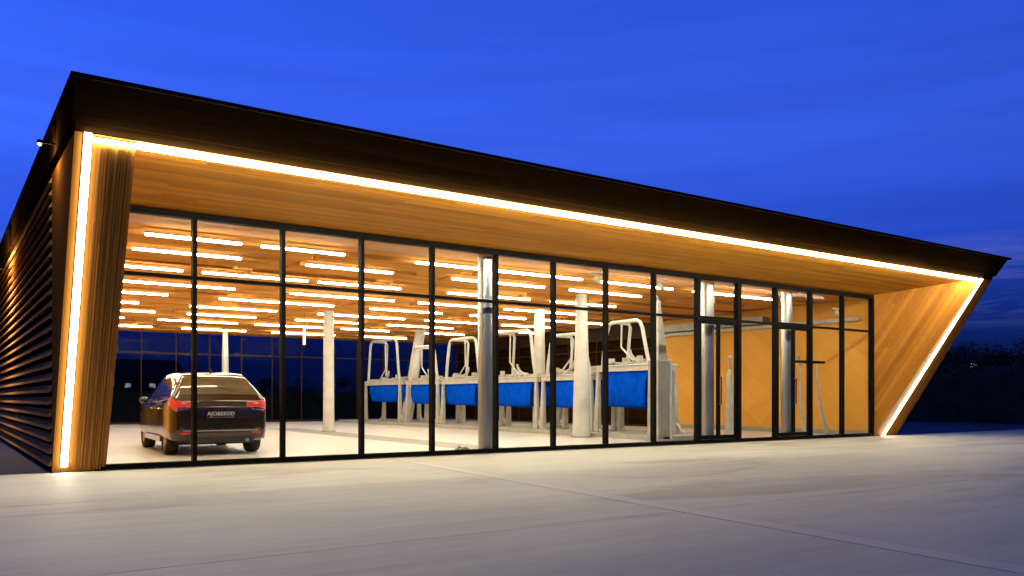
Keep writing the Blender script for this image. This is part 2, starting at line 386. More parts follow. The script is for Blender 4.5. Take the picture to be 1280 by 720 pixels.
# side wall with boards lying one above another
MB().box(UL+0.122, UL+0.14, V+0.15, BACK-0.1, 0.014, CEIL-0.003).build('bounce_lining', 'wood_endwall', B)  # unseen lining, added for gold reflections in the car and extra brightness
side = MB().box(UL+0.02, UL+0.12, V+0.002, BACK+0.4, 0.0, 4.715).build('side_wall', 'wood_dark', B)
m = MB(); z = 0.10
while z < 4.62:
    dz = 0.125
    m.hexa([(UL-0.045, V+0.02, z), (UL+0.018, V+0.02, z+0.02), (UL+0.018, BACK+0.3, z+0.02), (UL-0.045, BACK+0.3, z)],
           [(UL-0.030, V+0.02, z+0.035), (UL+0.018, V+0.02, z+dz), (UL+0.018, BACK+0.3, z+dz), (UL-0.030, BACK+0.3, z+0.035)])
    z += 0.19
m.build('louvre_boards', 'wood_louvre', side)
# right outer wall and right inner end wall
MB().hexa([(UR+0.42, V+0.102, 0), (UR+0.60, V+0.102, 0), (UR+0.60, BACK+0.4, 0), (UR+0.42, BACK+0.4, 0)],
          [(UR+0.42, V+0.102, 4.715), (UR+0.60, V+0.102, 4.715), (UR+0.60, BACK+0.4, 4.715), (UR+0.42, BACK+0.4, 4.715)]).build('outer_wall', 'wood_dark', B)
end = MB().box(UR+0.10, UR+0.22, V+0.12, 23.6, 0.0, CEIL-0.01).build('end_wall', 'wood_endwall', B)
MB().box(UR+0.07, UR+0.098, V+0.12, 23.58, 0.014, 0.16).build('skirting', 'grey_paint', end)
MB().box(UR-0.10, UR+0.098, V+0.5, 23.58, 3.55, 3.66).build('wall_rail', 'cream_paint', end)
MB().box(UR-0.25, UR+0.098, 18.5, 23.58, 3.70, 3.95).build('duct', 'grey_paint', end)
# ceiling with stepped timber rafts between the rows of lights
cl = MB().box(UL+0.12, UR+0.4, V+0.12, BACK+0.4, CEIL, CEIL+0.1).build('ceiling', 'wood_ceiling', B)
m = MB(); k = 0; v = 16.9 - 1.72*0.5 + 0.1
ROW0, PITCH, NROW = 16.05, 1.72, 14
for i in range(NROW):
    vc = ROW0 + i*PITCH + PITCH/2
    if vc > BACK-0.4: break
    x = UL + 0.3 + random.uniform(0, 1.5)
    while x < UR - 1:
        w = random.uniform(2.2, 4.6); x2 = min(x+w, UR)
        m.box(x, x2, vc-0.48, vc+0.48, CEIL-random.choice((0.05, 0.07, 0.09)), CEIL-0.001)
        x = x2 + random.uniform(0.4, 1.0)
m.build('ceiling_raft', 'wood_ceiling', cl)
MB().box(UL+0.14, UR+0.06, V+0.15, V+0.42, 4.18, CEIL-0.002).build('bulkhead', 'wood_soffit', cl)
MB().box(UL+0.14, UR+0.06, BACK-1.4, BACK-0.06, 4.10, CEIL-0.002).build('bulkhead', 'wood_soffit', cl)
# front glazing: sill, head, transoms, mullions, panes
mu = [U0 + BAY*k for k in range(15)]
HEAD, TR = 4.20, 3.18
MB().box(mu[0], UR+0.02, V-0.05, V+0.07, 0.013, 0.10).build('window_sill', 'black_metal', B)
MB().box(mu[0], UR+0.02, V-0.05, V+0.07, HEAD-0.03, HEAD+0.06).build('window_head', 'black_metal', B)
DOORS = (9, 11)
for k in range(15):
    w = 0.034
    if k in (9, 10, 11, 12): w = 0.052
    if k == 10: w = 0.072
    if k == 14: w = 0.05
    xc = mu[k] if k < 14 else UR - 0.03
    MB().box(xc-w, xc+w, V-0.055, V+0.085, 0.101, HEAD-0.031).build('window_mullion', 'black_metal', B)
for k in range(14):
    wl = 0.037 if k not in (9,10,11,12) else (0.074 if k == 10 else 0.054)
    wr = 0.037 if k+1 not in (9,10,11,12) else (0.074 if k+1 == 10 else 0.054)
    a = mu[k] + wl; b_ = (mu[k+1] if k+1 < 14 else UR-0.03) - (wr if k+1 < 14 else 0.052)
    th = 0.028 if k not in DOORS else 0.06
    MB().box(a, b_, V-0.045, V+0.07, TR-th, TR+th).build('window_transom', 'black_metal', B)
    MB().box(a, b_, V, V+0.012, TR+th+0.002, HEAD-0.032).build('window_pane', 'pane_glass', B)
    if k in DOORS:
        xm = a + (b_-a)*0.50
        zt = TR - th - 0.01
        for s, (x0, x1) in enumerate(((a+0.008, xm-0.006), (xm+0.006, b_-0.008))):
            st = 0.045 if s == 0 else 0.05
            d = MB()
            d.box(x0, x0+st, V-0.03, V+0.03, 0.11, zt); d.box(x1-st, x1, V-0.03, V+0.03, 0.11, zt)
            d.box(x0+st+0.001, x1-st-0.001, V-0.03, V+0.03, 0.11, 0.21); d.box(x0+st+0.001, x1-st-0.001, V-0.03, V+0.03, zt-0.06, zt)
            dd = d.build('door', 'black_metal', B)
            MB().box(x0+st+0.002, x1-st-0.002, V-0.006, V+0.006, 0.211, zt-0.061).build('door_pane', 'pane_glass', dd)
            hx = x1-st/2 if s == 0 else x0+st/2
            MB().tube([(hx, V-0.032, 1.0), (hx, V-0.085, 1.0), (hx, V-0.085, 1.7), (hx, V-0.032, 1.7)], 0.013, 8).build('handle', 'chrome', dd, smooth=True)
    else:
        MB().box(a, b_, V, V+0.012, 0.102, TR-th-0.002).build('window_pane', 'pane_glass', B)
# rear glazing and glazed stretch of the right wall
fr = MB(); n = 15; bw = (UR+0.1-UL-0.12)/n
x0 = UL+0.12
for k in range(n+1): fr.box(x0+bw*k-0.022, x0+bw*k+0.022, BACK-0.04, BACK+0.06, 0.10, 4.10)
fr.box(x0, UR+0.1, BACK-0.045, BACK+0.065, 3.14, 3.20); fr.box(x0, UR+0.1, BACK-0.05, BACK+0.07, 0.014, 0.10)
rw = fr.build('rear_window', 'bronze_frame', B)
MB().box(x0, UR+0.1, BACK+0.005, BACK+0.017, 0.10, 4.10).build('rear_pane', 'rear_glass', rw)
fr = MB()
for k in range(9): fr.box(UR+0.12, UR+0.2, 23.66+k*1.96, 23.72+k*1.96, 0.10, 3.6)
fr.box(UR+0.11, UR+0.21, 23.62, BACK-0.1, 3.14, 3.20); fr.box(UR+0.11, UR+0.21, 23.62, BACK-0.1, 0.014, 0.10)
fr.box(UR+0.08, UR+0.24, 23.62, BACK-0.1, 3.6, CEIL-0.01)
sw = fr.build('gable_window', 'bronze_frame', B)
# columns
def column(x, y, r0, r1, mat, name='column', z1=CEIL-0.002, lean=0.0):
    m = MB(); n_ = 12
    m.tube([(x + lean*t, y, 0.013 + (z1-0.013)*t) for t in (0, 0.25, 0.5, 0.75, 1)], [r0+(r1-r0)*t for t in (0,0.25,0.5,0.75,1)], 20)
    c = m.build(name, mat, B, smooth=True)
    MB().tube([(x, y, 0.014), (x, y, 0.05)], r0+0.05, 20).build('base_ring', 'grey_paint', c, smooth=True)
    return c
column(9.72, 15.05, 0.165, 0.165, 'steel')
column(16.75, 15.15, 0.175, 0.175, 'steel')
column(20.05, 15.15, 0.155, 0.155, 'steel')
column(11.05, 27.0, 0.19, 0.17, 'white_paint')
column(10.55, 37.6, 0.18, 0.11, 'white_paint')
column(15.55, 18.9, 0.27, 0.16, 'white_paint')
column(17.2, 23.2, 0.24, 0.17, 'white_paint')
column(17.0, 32.8, 0.27, 0.22, 'white_paint', lean=0.75)

# ------------------------------------------------------------------ light strips of the portal
def strip_on_plane(pts_c, hw_dir, hw, d0=0.0, d1=0.02):
    """box along two end points on the leaning plane"""
    (a, b_) = [Vector(p) for p in pts_c]; w = Vector(hw_dir)*hw
    nrm = Vector((0, -1, -LEAN)).normalized()
    lo = [a-w, a+w, b_+w, b_-w]
    return [p + nrm*d0 for p in lo], [p + nrm*d1 for p in lo]
def light_strip(a, b_, hw_dir, hw, label, mat, dep=0.002):
    loc = Vector(a)
    e = empty('light_strip', loc, label, 'light strip', 'light strips round the portal')
    lo, hi = strip_on_plane((a, b_), hw_dir, hw, dep, 0.05); MB().hexa(lo, hi).build('diffuser', mat, e)
    m = MB()
    for s in (-1, 1):
        w = Vector(hw_dir)*s*(hw+0.008)
        lo, hi = strip_on_plane((Vector(a)+w, Vector(b_)+w), hw_dir, 0.004, 0.001, 0.012); m.hexa(lo, hi)
    m.build('channel', 'black_metal', e)
z = 4.535
light_strip((1.70, vf(z), z), (u_led(z)-0.09, vf(z), z), _d, 0.027, 'long glowing light strip running under the black roof edge, across the whole front', 'led', dep=-0.06)
light_strip((1.625, vf(0.12), 0.12), (1.625, vf(4.60), 4.60), (1,0,0), 0.044, 'upright glowing light strip at the left end of the front', 'led_side')
light_strip((u_led(0.04), vf(0.04), 0.04), (u_led(4.60), vf(4.60), 4.60), (1,0,0), 0.030, 'slanting glowing light strip on the outward leaning right fin', 'led_side', dep=-0.01)

# ------------------------------------------------------------------ ceiling lights
def strip_lamp(x0, x1, v, z=4.12):
    e = empty('ceiling_light', ((x0+x1)/2, v, z), '', 'ceiling light', 'strip lights under the timber ceiling')
    w = 0.042
    MB().box(x0, x1, v-w, v+w, z-0.035, z).build('diffuser', 'lamp_warm', e)
    MB().box(x0-0.02, x1+0.02, v-w-0.006, v+w+0.006, z+0.001, z+0.03).build('housing', 'cream_paint', e)
    return e
rows = {0: [(3.10,4.80),(5.20,6.90),(8.57,13.2),(13.8,16.35),(17.2,20.6)],  # last two trace the portal strip's reflection in the glass, built as lamps
        1: [(1.75,2.75),(3.19,5.30),(6.75,8.84),(10.5,13.3),(14.2,16.8)],
        2: [(1.8,4.7),(5.15,7.7),(8.0,10.3),(11.8,14.6),(15.4,18.0)]}
ncl = 0
RV = [16.05, 17.75, 20.2, 22.8, 25.2, 27.8, 30.4, 33.2, 36.8]
for i in range(9):
    v = RV[i]
    if i in rows: sp = rows[i]
    else:
        sp = []; x = UL + 0.5 + ((i*1.37) % 2.2)
        while x < UR - 3.5:
            w = random.uniform(2.2, 3.6); sp.append((x, x+w)); x += w + random.uniform(0.7, 1.6)
    for j, (a, b_) in enumerate(sp):
        e = strip_lamp(a, b_, v, 4.12)
        r_ = 'row nearest the front glass' if i == 0 else ('%s row behind the front glass' % ORD[i] if i < 8 else 'last row by the rear windows')
        e['label'] = 'glowing ceiling strip, %s from left in the %s' % (ORD[j], r_); ncl += 1

# ------------------------------------------------------------------ the car
def catmull(p0, p1, p2, p3, t):
    return [0.5*((2*b) + (c-a)*t + (2*a-5*b+4*c-d)*t*t + (3*b-a-3*c+d)*t*t*t) for a, b, c, d in zip(p0, p1, p2, p3)]
#        y     zb    w     belt  top   wr   mid
ST = [(0.00, 0.44, 0.74, 0.92, 0.97, 0.66, 0.64),
      (0.05, 0.32, 0.87, 1.06, 1.09, 0.76, 0.66),
      (0.16, 0.28, 0.93, 1.15, 1.20, 0.78, 0.68),
      (0.34, 0.27, 0.95, 1.15, 1.38, 0.72, 0.70),
      (0.62, 0.27, 0.955, 1.13, 1.58, 0.64, 0.70),
      (0.90, 0.27, 0.955, 1.11, 1.655, 0.62, 0.70),
      (1.60, 0.27, 0.94, 1.08, 1.69, 0.63, 0.68),
      (2.40, 0.27, 0.94, 1.06, 1.68, 0.63, 0.68),
      (2.95, 0.27, 0.945, 1.05, 1.60, 0.62, 0.68),
      (3.40, 0.27, 0.95, 1.04, 1.36, 0.66, 0.68),
      (3.78, 0.27, 0.95, 1.02, 1.11, 0.74, 0.68),
      (4.20, 0.28, 0.94, 0.95, 1.03, 0.72, 0.66),
      (4.52, 0.30, 0.87, 0.84, 0.92, 0.66, 0.60),
      (4.64, 0.42, 0.72, 0.68, 0.74, 0.55, 0.56)]
def station(y):
    i = 0
    while i < len(ST)-2 and ST[i+1][0] < y: i += 1
    t = (y - ST[i][0])/(ST[i+1][0]-ST[i][0])
    g_ = lambda k: ST[max(0, min(len(ST)-1, k))]
    return catmull(g_(i-1), g_(i), g_(i+1), g_(i+2), t)
def profile(y):
    _, zb, w, belt, top, wr, mid = station(y)
    h = top - belt
    return [(0, zb), (0.80*w, zb), (0.985*w, zb+0.10), (w, mid), (0.995*w, mid + (belt-mid)*0.62), (0.955*w, belt),
            (wr + (0.955*w-wr)*0.16, belt + h*0.84), (wr*0.80, top-0.012), (0, top)]
def S(y, s):
    side_ = 1
    if s > 8: s = 16 - s; side_ = -1
    P = profile(y); i = min(int(s), 7); t = s - i
    g_ = lambda k: P[k] if 0 <= k <= 8 else ((-P[1][0], P[1][1]) if k < 0 else (-P[7][0], P[7][1]))
    x, z = catmull(g_(i-1), g_(i), g_(i+1), g_(i+2), t)
    return Vector((x*side_, y, z))
def SN(y, s, e=0.01):
    a = S(min(4.63, y+e), s) - S(max(0.001, y-e), s); b_ = S(y, min(15.99, s+e)) - S(y, max(0.01, s-e))
    n_ = a.cross(b_).normalized()
    c = Vector((0, y, 0.8)); 
    if n_.dot(S(y, s)-c) < 0: n_.negate()
    return n_
def car_patch(y0, y1, s0, s1, off, ny=14, ns=14, taper=0.0, th=0.012):
    """a piece lying on the body surface; taper pulls the ends in"""
    P = []
    for i in range(ny+1):
        row = []; f = i/ny; y = y0 + (y1-y0)*f
        c = (s0+s1)/2; hs = (s1-s0)/2*(1 - taper*f)
        for j in range(ns+1):
            s = c - hs + 2*hs*j/ns
            row.append(S(y, s) + SN(y, s)*off)
        P.append(row)
    return P
def build_car(x, y, yaw):
    root = empty('parked_car', (x, y, 0.012), 'dark brown estate car parked inside the glass with its rear to the camera', 'car')
    def fin_(m, name, mat, parent=None, smooth=True, bevel=0):
        p = root if parent is None else parent
        o = m.build(name, mat, None, smooth=smooth, bevel=bevel)
        o.parent = p
        return o
    m = MB(); ysn = [0.001, 0.012, 0.03, 0.05] + [0.08 + (4.56-0.08)*i/60 for i in range(61)] + [4.60, 4.639]
    ring = [i/4 for i in range(0, 64)]
    vs = []; fs = []
    for yy in ysn:
        for s in ring: vs.append(S(yy, s))
    n_ = len(ring)
    for i in range(len(ysn)-1):
        for k in range(n_): fs.append((i*n_+k, i*n_+(k+1)%n_, (i+1)*n_+(k+1)%n_, (i+1)*n_+k))
    fs.append(tuple(range(n_))[::-1]); fs.append(tuple(range((len(ysn)-1)*n_, len(ysn)*n_)))
    m.add(vs, fs)
    body = fin_(m, 'body', 'car_paint')
    # wheel openings
    cut = MB()
    for yy in (0.86, 3.72):
        for sx in (-1, 1):
            cut.tube([(sx*0.62, yy, 0.355), (sx*1.2, yy, 0.355)], 0.395, 32)
    cu = cut.build('cutter', 'black_plastic')
    md = body.modifiers.new('arches', 'BOOLEAN'); md.operation = 'DIFFERENCE'; md.object = cu; md.solver = 'EXACT'
    dg = bpy.context.evaluated_depsgraph_get(); dg.update()
    me = bpy.data.meshes.new_from_object(body.evaluated_get(dg)); body.modifiers.clear(); body.data = me
    bpy.data.objects.remove(cu)
    for p in me.polygons: p.use_smooth = True
    me.set_sharp_from_angle(angle=R(35))
    # glass
    def patch(name, mat, parent=root, *a, **k):
        mm = MB(); P = car_patch(*a, **k); mm.grid(P)
        P2 = car_patch(*a[:4], a[4]-0.02, **k); mm.grid(P2)
        h = len(P); w = len(P[0])
        def rim(A, C): mm.grid([A, C])
        rim(P[0], P2[0]); rim(P[-1], P2[-1]); rim([r_[0] for r_ in P], [r_[0] for r_ in P2]); rim([r_[-1] for r_ in P], [r_[-1] for r_ in P2])
        return fin_(mm, name, mat, parent)
    rwn = patch('rear_window', 'car_glass', root, 0.185, 0.76, 6.30, 9.70, 0.008, ns=20, taper=0.06)
    wp = MB().tube([(0.02, 0.30, 1.36), (0.34, 0.235, 1.30)], 0.008, 6); fin_(wp, 'wiper', 'black_plastic', rwn)
    patch('windscreen', 'car_glass', root, 3.05, 3.68, 6.2, 9.8, 0.008, ns=20)
    for sg in (0, 1):
        for (a, b_) in ((0.62, 1.28), (1.34, 2.18), (2.24, 3.06)):
            s0, s1 = 5.14, 5.93
            if sg: s0, s1 = 16-s1, 16-s0
            patch('side_window', 'car_glass', root, a, b_, s0, s1, 0.007, ny=8, ns=8)
        s0, s1 = 5.0, 5.07
        if sg: s0, s1 = 16-s1, 16-s0
        patch('window_trim', 'chrome', root, 0.50, 3.15, s0, s1, 0.010, ny=20, ns=2)
        s0, s1 = 3.95, 5.05
        if sg: s0, s1 = 16-s1, 16-s0
        tl = patch('tail_light', 'lamp_red', root, 0.032, 0.36, s0, s1, 0.014, ny=12, ns=8, taper=0.35)
        sx = -1 if sg else 1
        zl = 1.03
        fin_(MB().hexa([(sx*0.50,-0.004,0.985),(sx*0.80,0.004,0.955),(sx*0.80,0.06,0.955),(sx*0.50,0.06,0.985)],[(sx*0.52,0.012,1.07),(sx*0.84,0.022,1.10),(sx*0.84,0.08,1.10),(sx*0.52,0.08,1.07)]), 'inner_lamp', 'lamp_red', tl, smooth=False, bevel=0.008)
        fin_(MB().hexa([(sx*0.62,-0.006,0.915),(sx*0.84,0.008,0.90),(sx*0.84,0.06,0.90),(sx*0.62,0.06,0.915)],[(sx*0.62,-0.004,0.950),(sx*0.84,0.012,0.945),(sx*0.84,0.06,0.945),(sx*0.62,0.06,0.95)]), 'reversing_lamp', 'chrome', tl, smooth=False, bevel=0.006)
        fin_(MB().tube([(sx*0.56, 0.034, 1.045), (sx*0.70, 0.024, 1.05), (sx*0.80, 0.04, 1.05)], 0.020, 8), 'chrome_bar', 'chrome', tl)
        fin_(MB().ball((sx*1.02, 2.95, 1.10), 0.10, 0.07, 0.075), 'wing_mirror', 'car_paint')
        for yy in (1.20, 2.15):
            fin_(MB().tube([(sx*0.948, yy, 0.93), (sx*0.975, yy+0.03, 0.93), (sx*0.975, yy+0.17, 0.93), (sx*0.948, yy+0.2, 0.93)], 0.012, 6), 'door_handle', 'chrome')
        fin_(MB().box(min(sx*0.90, sx*0.955), max(sx*0.90, sx*0.955), 1.28, 3.30, 0.24, 0.37), 'sill_trim', 'chrome', smooth=False, bevel=0.01)
    patch('roof_spoiler', 'car_paint', root, 0.70, 0.92, 6.5, 9.5, 0.018, ns=20)
    # lamp bar, plate and badge letters, bumper
    fin_(MB().box(-0.60, 0.60, -0.012, 0.05, 0.955, 0.975), 'boot_trim', 'chrome', smooth=False, bevel=0.004)
    pl = fin_(MB().box(-0.27, 0.27, -0.016, 0.02, 0.745, 0.768), 'number_plate', 'chrome', smooth=False, bevel=0.006)
    cu = bpy.data.curves.new('lettering', 'FONT'); cu.body = 'AJOBEEOD'; cu.size = 0.105; cu.extrude = 0.004; cu.align_x = 'CENTER'; cu.align_y = 'CENTER'; cu.space_character = 1.05
    to = bpy.data.objects.new('tmp', cu); COL.objects.link(to)
    dg = bpy.context.evaluated_depsgraph_get(); dg.update()
    me = bpy.data.meshes.new_from_object(to.evaluated_get(dg)); bpy.data.objects.remove(to)
    me.transform(Matrix.Translation((0, -0.021, 0.895+0.015)) @ Matrix.Rotation(R(90), 4, 'X'))
    me.materials.clear(); me.materials.append(MATS['white_paint'])
    lo = bpy.data.objects.new('lettering', me); COL.objects.link(lo); lo.parent = pl
    me.transform(Matrix.Translation((0, 0, -0.08)))
    bmp = MB()
    def arc(z, r0, dy, n_=16): return [((-0.90 + 1.80*i/n_), dy + 0.16*abs(-1+2*i/n_)**4, z) for i in range(n_+1)]
    bmp.grid([arc(0.62, 0, -0.005), arc(0.60, 0, -0.05), arc(0.48, 0, -0.055), arc(0.34, 0, -0.03), arc(0.30, 0, 0.05)])
    fin_(bmp, 'bumper', 'car_paint')
    fin_(MB().hexa([(-0.62,-0.034,0.26),(0.62,-0.034,0.26),(0.55,0.2,0.24),(-0.55,0.2,0.24)], [(-0.66,-0.050,0.37),(0.66,-0.050,0.37),(0.6,0.2,0.37),(-0.6,0.2,0.37)]), 'diffuser', 'black_plastic', smooth=False)
    fin_(MB().box(-0.72, 0.72, -0.064, -0.02, 0.485, 0.505), 'bumper_trim', 'grey_paint', smooth=False, bevel=0.004)
    for sx in (-1, 1):
        fin_(MB().box(sx*0.68-0.09, sx*0.68+0.09, -0.050, 0.02, 0.44, 0.47), 'reflector', 'lamp_red', smooth=False, bevel=0.005)
        fin_(MB().tube([(sx*0.50, -0.065, 0.30), (sx*0.50, 0.15, 0.30)], 0.038, 14), 'exhaust_tip', 'chrome')
    fin_(MB().box(-0.78, 0.78, 0.5, 4.2, 0.20, 0.30), 'underbody', 'black_plastic', smooth=False)
    fin_(MB().tube([(0, 1.0, 1.69), (0, 0.93, 1.76)], [0.03, 0.008], 8), 'aerial', 'black_plastic')
    # wheels
    for yy in (0.86, 3.72):
        for sx in (-1, 1):
            xo, xi = sx*0.935, sx*0.70
            t = MB(); n_ = 36
            prof = [(xi, 0.24), (xi, 0.33), (xi+sx*0.03, 0.352), (xo-sx*0.03, 0.352), (xo, 0.33), (xo+sx*0.002, 0.30), (xo-sx*0.02, 0.28)]
            P = [[(px, yy + r_*math.cos(2*math.pi*k/n_), 0.353 + r_*math.sin(2*math.pi*k/n_)) for k in range(n_+1)] for px, r_ in prof]
            t.grid(P); wh = fin_(t, 'wheel', 'rubber')
            rm = MB(); xr = xo - sx*0.025
            P = [[(px, yy + r_*math.cos(2*math.pi*k/n_), 0.353 + r_*math.sin(2*math.pi*k/n_)) for k in range(n_+1)] for px, r_ in ((xr, 0.285), (xr, 0.262), (xr-sx*0.10, 0.215), (xr-sx*0.12, 0.05), (xr-sx*0.12, 0.001))]
            rm.grid(P)
            for k in range(5):
                for dd in (-0.11, 0.11):
                    a = 2*math.pi*k/5 + 0.3
                    c0 = Vector((xr-sx*0.03, yy + 0.05*math.cos(a), 0.353 + 0.05*math.sin(a)))
                    c1 = Vector((xr-sx*0.005, yy + 0.262*math.cos(a+dd), 0.353 + 0.262*math.sin(a+dd)))
                    rm.tube([c0, c1], [0.018, 0.013], 6)
            rm.tube([(xr-sx*0.05, yy, 0.353), (xr-sx*0.004, yy, 0.353)], 0.05, 16)
            fin_(rm, 'rim', 'rim_metal', wh)
    root.rotation_euler = (0, 0, yaw)
    return root
build_car(4.70, 17.05, R(-3))

# ------------------------------------------------------------------ row of raised work platforms with blue skirts
MB_pl = MB().box(15.9, 18.6, 15.9, 37.6, 0.014, 0.13)
tag(MB_pl.build('platform_plinth', 'plinth_concrete'), 'low grey concrete plinth under the row of white lifts', 'plinth')
def make_lift(y0, ln, zdeck, ztop, blue_lo, label, flip=False, seed=0):
    rd = random.Random(seed)
    X0 = 16.6; X1 = 17.60; y1 = y0+ln
    e = empty('vehicle_lift', ((X0+X1)/2, (y0+y1)/2, 0.131), label, 'vehicle lift', 'white vehicle lifts with blue skirts')
    # deck: rails, cross beams, tread plates
    m = MB()
    for x in (X0, X1-0.16):
        m.box(x, x+0.16, y0, y1, zdeck-0.17, zdeck-0.02)
        m.box(x-0.05, x+0.21, y0-0.05, y1+0.05, zdeck-0.019, zdeck+0.02)
    k = y0+0.1
    while k < y1-0.1:
        m.box(X0+0.17, X1-0.17, k, k+0.10, zdeck-0.14, zdeck-0.03); k += 0.55
    m.build('deck', 'white_paint', e, bevel=0.008)
    # gear lying on the deck: rails, housings, rollers, a curved arm
    m = MB()
    m.box(X0+0.2, X0+0.62, y0+0.15, y1-0.15, zdeck+0.021, zdeck+0.075)
    m.box(X1-0.65, X1-0.2, y0+0.15, y1-0.15, zdeck+0.021, zdeck+0.12)
    for q in range(7):
        yy = y0+0.25+(ln-0.6)*rd.random(); w = rd.uniform(0.06, 0.22); h = rd.uniform(0.05, 0.20); xx = X0+rd.uniform(0.0, 0.5)
        m.box(xx, xx+0.14, yy, yy+w, zdeck+0.08, zdeck+0.08+h)
    for q in range(5):
        yy = y0+0.3+(ln-0.6)*rd.random()
        m.tube([(X0+0.02, yy, zdeck+0.07), (X0+0.30, yy, zdeck+0.07)], rd.uniform(0.03, 0.05), 12)
    m.build('deck_gear', 'cream_paint', e, smooth=True)
    sgn = 1 if not flip else -1
    ym = (y0+y1)/2
    m = MB(); pts = []
    for t in range(9):
        a = math.pi*0.5*t/8
        pts.append((X0+0.35, ym + sgn*(-0.55 + 0.6*math.sin(a)), zdeck+0.10 + 0.42*(1-math.cos(a))*0.9))
    m.tube(pts, [0.07-0.004*t for t in range(9)], 10); m.build('swing_arm', 'cream_paint', e, smooth=True)
    # hoop frame
    m = MB()
    for x, dr in ((X0+0.10, 0.0),):
        a0, a1 = y0+0.18, y1-0.22
        t0, t1 = y0+0.52, y1-0.50
        zt = ztop
        pts = [(x, a0, zdeck+0.02), (x, a0+0.12, zdeck+0.45), (x, t0-0.06, zt-0.22), (x, t0+0.02, zt-0.07), (x, t0+0.17, zt), (x, t1-0.17, zt), (x, t1-0.02, zt-0.07), (x, t1+0.06, zt-0.22), (x, a1-0.05, zdeck+0.45), (x, a1, zdeck+0.02)]
        m.tube(pts, 0.056, 12)
    m.tube([(X0+0.10, y1-0.67, ztop), (X1-0.25, y1-0.67, ztop), (X1-0.12, y1-0.6, ztop-0.12), (X1-0.08, y1-0.4, zdeck+0.02)], 0.05, 10)
    m.tube([(X0+0.12, ym+0.15*sgn, ztop-0.02), (X0+0.12, ym+0.18*sgn, zdeck+0.55), (X0+0.12, ym-0.35*sgn, zdeck+0.12)], 0.026, 8)
    m.build('hoop_frame', 'white_paint', e, smooth=True)
    # blue fabric skirt hung under the deck, sagging and folded
    def fold(a, b_, zt, zb, nn=26, out=Vector((-1,0,0)), slant=0.0):
        P = []
        for i in range(9):
            f = i/8; row = []
            for j in range(nn+1):
                g_ = j/nn; g2 = g_*(1-slant*f) + slant*f*0.5
                p = Vector(a).lerp(Vector(b_), g2)
                bulge = 0.06*math.sin(math.pi*f) + 0.018*math.sin(j*1.3+seed)*f + 0.010*math.sin(j*2.9+3*f)
                p = p + out*bulge; p.z = zt + (zb - zt)*f - 0.03*math.sin(math.pi*g_)*f
                row.append(p)
            P.append(row)
        return P
    m = MB()
    ya, yb = y0+0.16+0.22*rd.random(), y1-0.16-0.30*rd.random()
    m.grid(fold((X0+0.08, ya, 0), (X0+0.08, yb, 0), zdeck-0.172, blue_lo+0.06*rd.random(), slant=0.14))
    m.grid(fold((X1-0.08, ya, 0), (X1-0.08, yb, 0), zdeck-0.172, blue_lo, out=Vector((1,0,0)), slant=0.10))
    m.grid(fold((X0+0.08, ya, 0), (X1-0.08, ya, 0), zdeck-0.172, blue_lo+0.03, out=Vector((0,-1,0))))
    sk = m.build('fabric_skirt', 'blue_tarp', e, smooth=True)
    sm = sk.modifiers.new('thick', 'SOLIDIFY'); sm.thickness = 0.008
    # legs with splayed feet
    for (x, yy, dy) in ((X0+0.03, y0+0.06, -0.05), (X0+0.03, y1-0.10, 0.05), (X1-0.03, y0+0.06, -0.05), (X1-0.03, y1-0.10, 0.05)):
        m = MB().hexa([(x-0.08, yy-0.10+dy, 0.132), (x+0.08, yy-0.10+dy, 0.132), (x+0.08, yy+0.10+dy, 0.132), (x-0.08, yy+0.10+dy, 0.132)],
                      [(x-0.05, yy-0.05, zdeck-0.172), (x+0.05, yy-0.05, zdeck-0.172), (x+0.05, yy+0.05, zdeck-0.172), (x-0.05, yy+0.05, zdeck-0.172)])
        lg = m.build('leg', 'cream_paint', e, bevel=0.01)
        MB().tube([(x, yy, 0.55), (x, yy+dy*6, 0.22), (x, yy+dy*10, 0.15)], [0.03, 0.04, 0.035], 8).build('brace', 'white_paint', lg, smooth=True)
    return e
specs = [(17.10, 2.40, 2.12, 3.42, 0.86, 'white lift with a square hoop frame and the largest blue skirt, nearest the entrance doors'),
         (19.70, 2.60, 1.90, 3.20, 0.84, 'second white lift back from the doors, its hoop partly hidden behind a wide white column'),
         (22.55, 3.15, 1.88, 3.50, 0.84, 'third white lift back from the doors, just right of the steel column by the glass'),
         (26.05, 2.90, 1.88, 3.45, 0.88, 'fourth white lift back from the doors, just left of the steel column by the glass'),
         (29.25, 2.75, 1.90, 3.30, 0.92, 'fifth white lift back from the doors, beside the leaning white column'),
         (32.60, 3.60, 1.92, 3.78, 0.98, 'last white lift in the row, with a tall rounded hoop, farthest from the doors')]
for i, s_ in enumerate(specs): make_lift(*s_, flip=(i % 2 == 1), seed=i+3)

# lift post beside the doors: boxed foot and tapering spike
e = empty('lift_post', (16.0, 16.3, 0.012), 'cream boxed lift post with a tapering spike on top beside the nearest lift', 'lift post')
MB().box(15.70, 16.12, 15.9, 16.3, 0.02, 2.17).build('casing', 'grey_paint', e, bevel=0.012)
MB().box(16.123, 16.20, 15.88, 16.32, 0.02, 2.20).build('casing_edge', 'white_paint', e, bevel=0.01)
MB().box(15.64, 16.26, 15.82, 16.38, 0.013, 0.06).build('foot_plate', 'grey_paint', e, bevel=0.006)
MB().hexa([(15.76,15.95,2.172),(16.10,15.95,2.172),(16.10,16.25,2.172),(15.76,16.25,2.172)], [(15.84,16.05,3.75),(15.93,16.05,3.75),(15.93,16.15,3.75),(15.84,16.15,3.75)]).build('spike', 'cream_paint', e, bevel=0.01)
MB().tube([(15.885,16.1,3.72),(15.86,16.1,3.82),(15.80,16.1,3.88)], 0.035, 8).build('hook', 'grey_paint', e, smooth=True)

